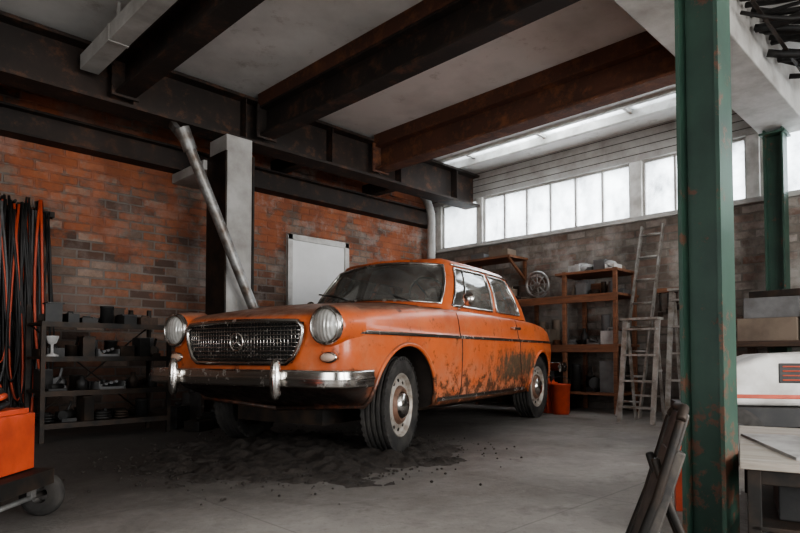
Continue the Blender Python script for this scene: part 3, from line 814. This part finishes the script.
b.tube([(-.14,0,.50),(-.12,-.10,.60),(-.18,-.14,.64),(-.30,-.1,.58),(-.40,-.02,.62),(-.55,.0,.60)],.012,1,8)
b.tube([(-.12,-.10,.50),(-.08,-.19,.44),(-.07,-.215,.34),(-.12,-.215,.26),(-.2,-.21,.30),(-.28,-.2,.42)],.010,0,8)
b.tube([(-.58,-.15,.44),(-.60,-.15,.62),(-.60,.15,.62),(-.58,.15,.44)],.014,0,8)
b.done('hose_and_handle',[M['black'],M['redorange'],M['steel']],cp)

# ------------------------------------------------------------------ RIGHT: shelving on window wall
rs=empty('wooden_shelving',(6.33,2.98,0))
b=MB()
for y in (0,.62,1.30,1.9):
    for x in (0,.48): b.box((x-.022,y-.022,0),(x+.022,y+.022,1.62 if y<1 else 1.33),0)
for z,y1 in ((.20,1.9),(.74,1.9),(1.31,1.9),(1.58,.70)): b.box((-.03,-.04,z),(.52,y1+.03,z+.03),0)
for z in (.70,1.27): b.box((-.032,-.04,z-.02),(-.02,1.93,z+.04),0)
b.done('frame',[M['wood']],rs,bevel=.004)
allm=[M['card'],M['grey'],M['white'],M['dark'],M['cloth'],M['wood'],M['black']]
def clutterY(b,y0,y1,x0,x1,z,mats,hmin,hmax,step):
    t=MB(); clutter(t,y0,y1,x0,x1,z,mats,hmin,hmax,step)
    o=len(b.v)
    for v in t.v: b.v.append(Vector((v.y,v.x,v.z)))
    for f,m,s in zip(t.f,t.m,t.s): b.f.append([i+o for i in f][::-1]); b.m.append(m); b.s.append(s)
b=MB()
for xx in ((.02,.25),(.24,.47)):
    clutterY(b,.03,.66,xx[0],xx[1],1.61,[0,2,4,1],.05,.13,.13)
    clutterY(b,.03,.60,xx[0],xx[1],1.34,[5,1,0,3],.08,.2,.12)
    clutterY(b,1.32,1.9,xx[0],xx[1],1.34,[0,1,3,4,5],.08,.24,.12)
    clutterY(b,.03,1.88,xx[0],xx[1],.77,[3,1,0,5,6,4],.12,.38,.16)
    clutterY(b,.03,1.88,xx[0],xx[1],.23,[3,1,6,6],.15,.38,.18)
for q in range(5): b.ell((.2+rnd(-.06,.06),.14+.09*q,1.66+rnd(0,.06)),(.10,.08,.05),4)
b.done('clutter',allm,rs)
hw=empty('spoked_wheel',(6.42,4.02,1.515))
b=MB(); ax=Vector((1,.0,.12)).normalized(); d,sd,u=frame((0,0,0),ax)
b.tube([(sd*math.cos(a)+u*math.sin(a))*.155 for a in np.linspace(0,2*math.pi,33)[:-1]],.018,0,8,True)
b.tube([(sd*math.cos(a)+u*math.sin(a))*.10 for a in np.linspace(0,2*math.pi,33)[:-1]],.008,0,8,True)
for k in range(8):
    a=2*math.pi*k/8; b.tube([Vector((0,0,0)),(sd*math.cos(a)+u*math.sin(a))*.15],.009,0,6)
b.cyl(-ax*.03,ax*.03,.035,0,16); b.done('wheel_casting',[M['steel']],hw)
b=MB(); b.box((6.45,4.45,1.92),(6.88,5.30,1.95),0)
for y in (4.5,5.25): b.beam((6.5,y,1.92),(6.88,y,1.66),.03,.03,0); b.box((6.86,y-.02,1.6),(6.895,y+.02,1.95),0)
b.cbox((6.65,4.7,2.0),(.2,.3,.10),1); b.cbox((6.65,5.05,1.99),(.2,.22,.08),2); 
b.done('wall_shelf',[M['wood'],M['card'],M['grey']])
for i,(x,y,h,rz) in enumerate(((6.05,3.92,.46,.2),(6.02,3.68,.42,-.3),(5.95,3.44,.32,.5))):
    e=empty('fuel_canister' if i<2 else 'orange_bucket',(x,y,0),rz); b=MB()
    if i==2:
        b.lathe([(.001,0),(.085,0),(.105,h),(.112,h),(.112,h+.012),(.10,h+.012),(.095,.02),(.001,.02)],(0,0,0),(0,0,1),0,28); b.tube([(0,.108*math.cos(a),h+.105*math.sin(a)*.9) for a in np.linspace(0,math.pi,13)],.004,1,6)
    else:
        b.box((-.08,-.12,0),(.08,.12,h*.82),0); b.prism([(-.06,0),(.06,0),(.035,.05),(-.035,.05)],(0,-.10,h*.82),(0,.10,h*.82),0)
        b.cyl((0,-.08,h*.84),(0,-.11,h*.98),.022,1,12); b.tube([(0,-.02,h*.86),(0,-.02,h*1.02),(0,.08,h*1.02),(0,.08,h*.86)],.010,0,8)
        b.box((-.083,-.07,h*.2),(-.08,.07,h*.6),2)
    b.done('body',[M['redorange'],M['black'],M['cloth']],e,bevel=.01 if i<2 else 0)
# ladders
def ladder(nm,p0,lean,w,L,n,rz,mat,step=False):
    e=empty(nm,p0,rz); b=MB()
    dx=lean; 
    for y in (0,w): b.beam((0,y,.0),(dx,y,L),.020,.045,0)
    for i in range(n):
        t=(i+.6)/n; 
        if step: b.cbox((dx*t,w/2,L*t),(.09,w,.018),0)
        else: b.cyl((dx*t,0,L*t),(dx*t,w,L*t),.013,0,10)
    if step:
        for y in (.02,w-.02): b.beam((dx*2.0,y,0),(dx*1.02,y,L*.97),.016,.026,0)
        b.cbox((dx*1.05,w/2,L),(.15,w+.04,.025),0); b.beam((dx*1.7,.02,L*.25),(dx*1.7,w-.02,L*.25),.015,.02,0)
        b.beam((dx*.5,.0,L*.5),(dx*1.5,.0,L*.5),.006,.02,0)
    b.done('rails_and_rungs',[mat],e)
alu=basic('scuffed_aluminium',(.34,.33,.31),(.17,.145,.12),9,.5,.5)
ladder('leaning_ladder',(6.12,2.64,0),.70,.24,2.12,8,0,alu)
ladder('step_ladder',(5.62,2.30,0),.16,.32,1.0,4,0,alu,True)
ladder('step_ladder',(5.80,1.88,0),.17,.36,1.28,5,0,alu,True)
b=MB(); b.box((6.84,2.2,1.35),(6.895,2.75,1.40),0)
for i in range(6):
    y=2.25+i*.09; b.cyl((6.86,y,1.4),(6.86,y,1.22-.04*(i%3)),.012,1,8); b.cbox((6.86,y,1.18-.04*(i%3)),(.02,.05,.06),1)
b.done('tool_rack',[M['wood'],M['dark']])
wb=empty('workbench',(5.75,.30,0))
b=MB(); b.box((0,0,.72),(.75,1.42,.77),0)
for x in (.04,.71):
    for y in (.04,1.38): b.box((x-.035,y-.035,0),(x+.035,y+.035,.72),0)
b.box((.02,.02,.25),(.73,1.40,.28),0); b.done('bench_frame',[M['darkwood']],wb,bevel=.004)
b=MB()
b.cbox((.35,1.12,.77+.10),(.45,.46,.20),0); b.cbox((.35,1.1,.77+.20+.09),(.40,.42,.18),1,.06); b.cbox((.35,1.05,.77+.38+.03),(.36,.40,.06),2,-.1); b.cbox((.3,.6,.77+.13),(.4,.42,.26),1,-.08); b.cbox((.3,.6,.77+.26+.09),(.36,.3,.18),2,.05); b.cbox((.35,.2,.9),(.4,.25,.26),1)
b.cbox((.35,.9,.43),(.5,.6,.28),2); b.cbox((.35,.3,.40),(.4,.3,.22),3)
b.done('cartons',[M['card'],M['grey'],M['dark'],M['black']],wb,bevel=.006)

# ride-on machine with boxy white hood on the right
rm=empty('ride_on_mower',(4.42,1.04,0),math.radians(-58))
b=MB()
prof=[(-.40,.34),(-.42,.46),(-.36,.56),(-.10,.655),(.30,.675),(.48,.66),(.52,.60),(.52,.34)]
v=[(x,-.25,z) for x,z in prof]+[(x,.25,z) for x,z in prof]; n_=len(prof)
b.add(v,[list(range(n_)),list(range(n_,2*n_))[::-1]]+[[i,i+n_,(i+1)%n_+n_,(i+1)%n_] for i in range(n_)],0)
b.done('hood',[M['white']],rm,bevel=.035,bseg=4)
b=MB()
b.box((-.55,-.30,.22),(.62,.30,.335),0)
for s in (-1,1):
    b.box((-.05,s*.245,.48),(.34,s*.254,.60),0)
    for q in range(4): b.box((-.03,s*.25,.495+q*.027),(.32,s*.258,.503+q*.027),2)
    b.ell((-.375,s*.16,.50),(.05,.06,.035),1)
    b.box((-.36,s*.250-.004,.385),(.50,s*.250+.006,.41),2)
b.box((-.46,-.14,.36),(-.41,.14,.44),0)
b.done('deck_and_vents',[M['black'],M['lens'],M['redorange']],rm,bevel=.004)
b=MB()
for x,r,w_ in ((-.34,.17,.10),(.50,.22,.14)):
    for s in (-1,1):
        b.lathe([(r*.5,-w_/2),(r*.85,-w_/2),(r,-w_*.35),(r,w_*.35),(r*.85,w_/2),(r*.5,w_/2)],(x,s*.36,r),(0,1,0),0,32); b.lathe([(.001,s*w_*.3),(r*.3,s*w_*.35),(r*.5,s*w_/2)],(x,s*.36,r),(0,1,0),1,24)
    b.cyl((x,-.36,r),(x,.36,r),.02,0)
b.tube([(.45,0,.60),(.56,0,.70)],.02); c=Vector((.58,0,.71)); ax=Vector((.5,0,1)).normalized(); d,sd,u=frame((0,0,0),ax)
b.tube([c+(sd*math.cos(a)+u*math.sin(a))*.14 for a in np.linspace(0,2*math.pi,25)[:-1]],.012,0,8,True); b.tube([c-sd*.14,c+sd*.14],.01)
b.done('wheels_and_steering',[M['tyre'],M['grey']],rm,sharp=45)

# low table foreground right
lt=empty('low_work_table',(2.14,.60,0),math.radians(15.7))
b=MB(); b.box((0,-.95,.285),(1.12,0,.31),0); 
for x in (.04,1.08):
    for y in (-.91,-.04): b.box((x-.02,y-.02,0),(x+.02,y+.02,.285),1)
b.box((.04,-.05,.235),(1.08,-.03,.285),1); b.box((.03,-.92,.235),(.05,-.03,.285),1); b.box((.02,-.93,.09),(1.1,-.03,.105),1)
b.done('table',[M['palewood'],M['dark']],lt,bevel=.003)
b=MB(); b.cbox((.30,-.25,.105+.06),(.34,.28,.12),0); b.cbox((.30,-.25,.23),(.30,.24,.01),0); b.cbox((.75,-.3,.17),(.3,.3,.12),1)
for i in range(6): b.cyl((.1+.1*i,-.62,.135),(.14+.1*i,-.45,.135),.03,1,14)
b.done('stored_parts',[M['black'],M['dark']],lt,bevel=.006)
b=MB(); b.cbox((.42,-.18,.315),(.62,.20,.01),0,.25); b.cbox((.50,-.30,.322),(.5,.16,.01),0,-.1); b.done('loose_boards',[M['cloth']],lt)

# folded chair in the foreground
fc_=empty('folding_chair',(1.765,.705,0),math.radians(-60))
b=MB()
Wd=.08
for s in (-1,1):
    b.tube([(-.11,s*Wd,.012),(-.02,s*Wd,.25),(.045,s*Wd,.47)],.013,0,10)
    b.tube([(.10,s*(Wd-.025),.012),(.02,s*(Wd-.025),.22),(-.02,s*(Wd-.025),.36)],.012,0,10)
b.tube([(.045,-Wd,.47),(.06,-Wd*.6,.50),(.06,Wd*.6,.50),(.045,Wd,.47)],.014,0,10)
b.tube([(-.11,-Wd,.012),(-.11,Wd,.012)],.012,0,10); b.tube([(.10,-.06,.012),(.10,.06,.012)],.012,0,10)
Mt=Matrix.Translation((.0,0,.26))@Matrix.Rotation(math.radians(-72),4,'Y')
b.box((-.17,-.07,-.022),(.13,.07,.024),1,Mt)
Mt=Matrix.Translation((.045,0,.43))@Matrix.Rotation(math.radians(-74),4,'Y')
b.box((-.05,-.075,-.010),(.06,.075,.014),1,Mt)
b.done('chair_frame',[M['dark'],basic('scuffed_black_vinyl',(.035,.032,.030),(.10,.085,.07),10,.6)],fc_,bevel=.006)
e=empty('fuel_canister',(2.68,.93,0),.4); b=MB(); b.box((-.06,-.07,0),(.06,.07,.20),0); b.prism([(-.045,0),(.045,0),(.03,.03),(-.03,.03)],(0,-.06,.20),(0,.06,.20),0); b.cyl((0,-.05,.21),(0,-.07,.25),.016,1,12); b.tube([(0,-.01,.22),(0,-.01,.26),(0,.05,.26),(0,.05,.22)],.008,0,8)
b.done('body',[M['redorange'],M['black']],e,bevel=.01)

# ------------------------------------------------------------------ lights
def area(nm,loc,target,sx,sy,pw,col=(1,1,1)):
    l=D.lights.new(nm,'AREA'); l.shape='RECTANGLE'; l.size=sx; l.size_y=sy; l.energy=pw; l.color=col
    o=D.objects.new(nm,l); SC.collection.objects.link(o); o.location=loc
    o.rotation_euler=(Vector(target)-Vector(loc)).to_track_quat('-Z','Y').to_euler(); return o
area('window_daylight',(7.9,2.2,3.1),(3.5,2.4,.3),7,1.6,560,(.93,.97,1))
area('skylight_daylight',(6.28,3.9,4.2),(6.1,3.9,0),1.2,4,300,(.95,.98,1))
area('garage_door_daylight',(2.4,-3.9,1.5),(3.2,3.0,1.0),5.0,2.2,380,(1,.98,.96))
area('rear_fill_light',(-4.0,.2,1.5),(3.0,3.0,1.4),3.0,2.0,80,(1,.98,.96))  # fill lamp added behind the camera to brighten the room, no known door
w=D.worlds.new('overcast'); SC.world=w; w.use_nodes=True; nt=w.node_tree; nt.nodes.clear()
o=nt.nodes.new('ShaderNodeOutputWorld'); bg=nt.nodes.new('ShaderNodeBackground'); bg.inputs[0].default_value=(.92,.96,1,1); bg.inputs[1].default_value=2.2
nt.links.new(bg.outputs[0],o.inputs[0])
# ------------------------------------------------------------------ camera
cam=D.cameras.new('camera'); co=D.objects.new('camera',cam); SC.collection.objects.link(co); SC.camera=co
cam.lens=27; cam.sensor_width=36; cam.clip_start=.05
co.location=(0,0,.65); co.rotation_euler=(math.radians(92),0,math.radians(-45)); cam.shift_y=(88.5-21)/800
SC.view_settings.view_transform='AgX'
try: SC.view_settings.look='AgX - Medium High Contrast'
except Exception: pass
SC.view_settings.exposure=-0.12
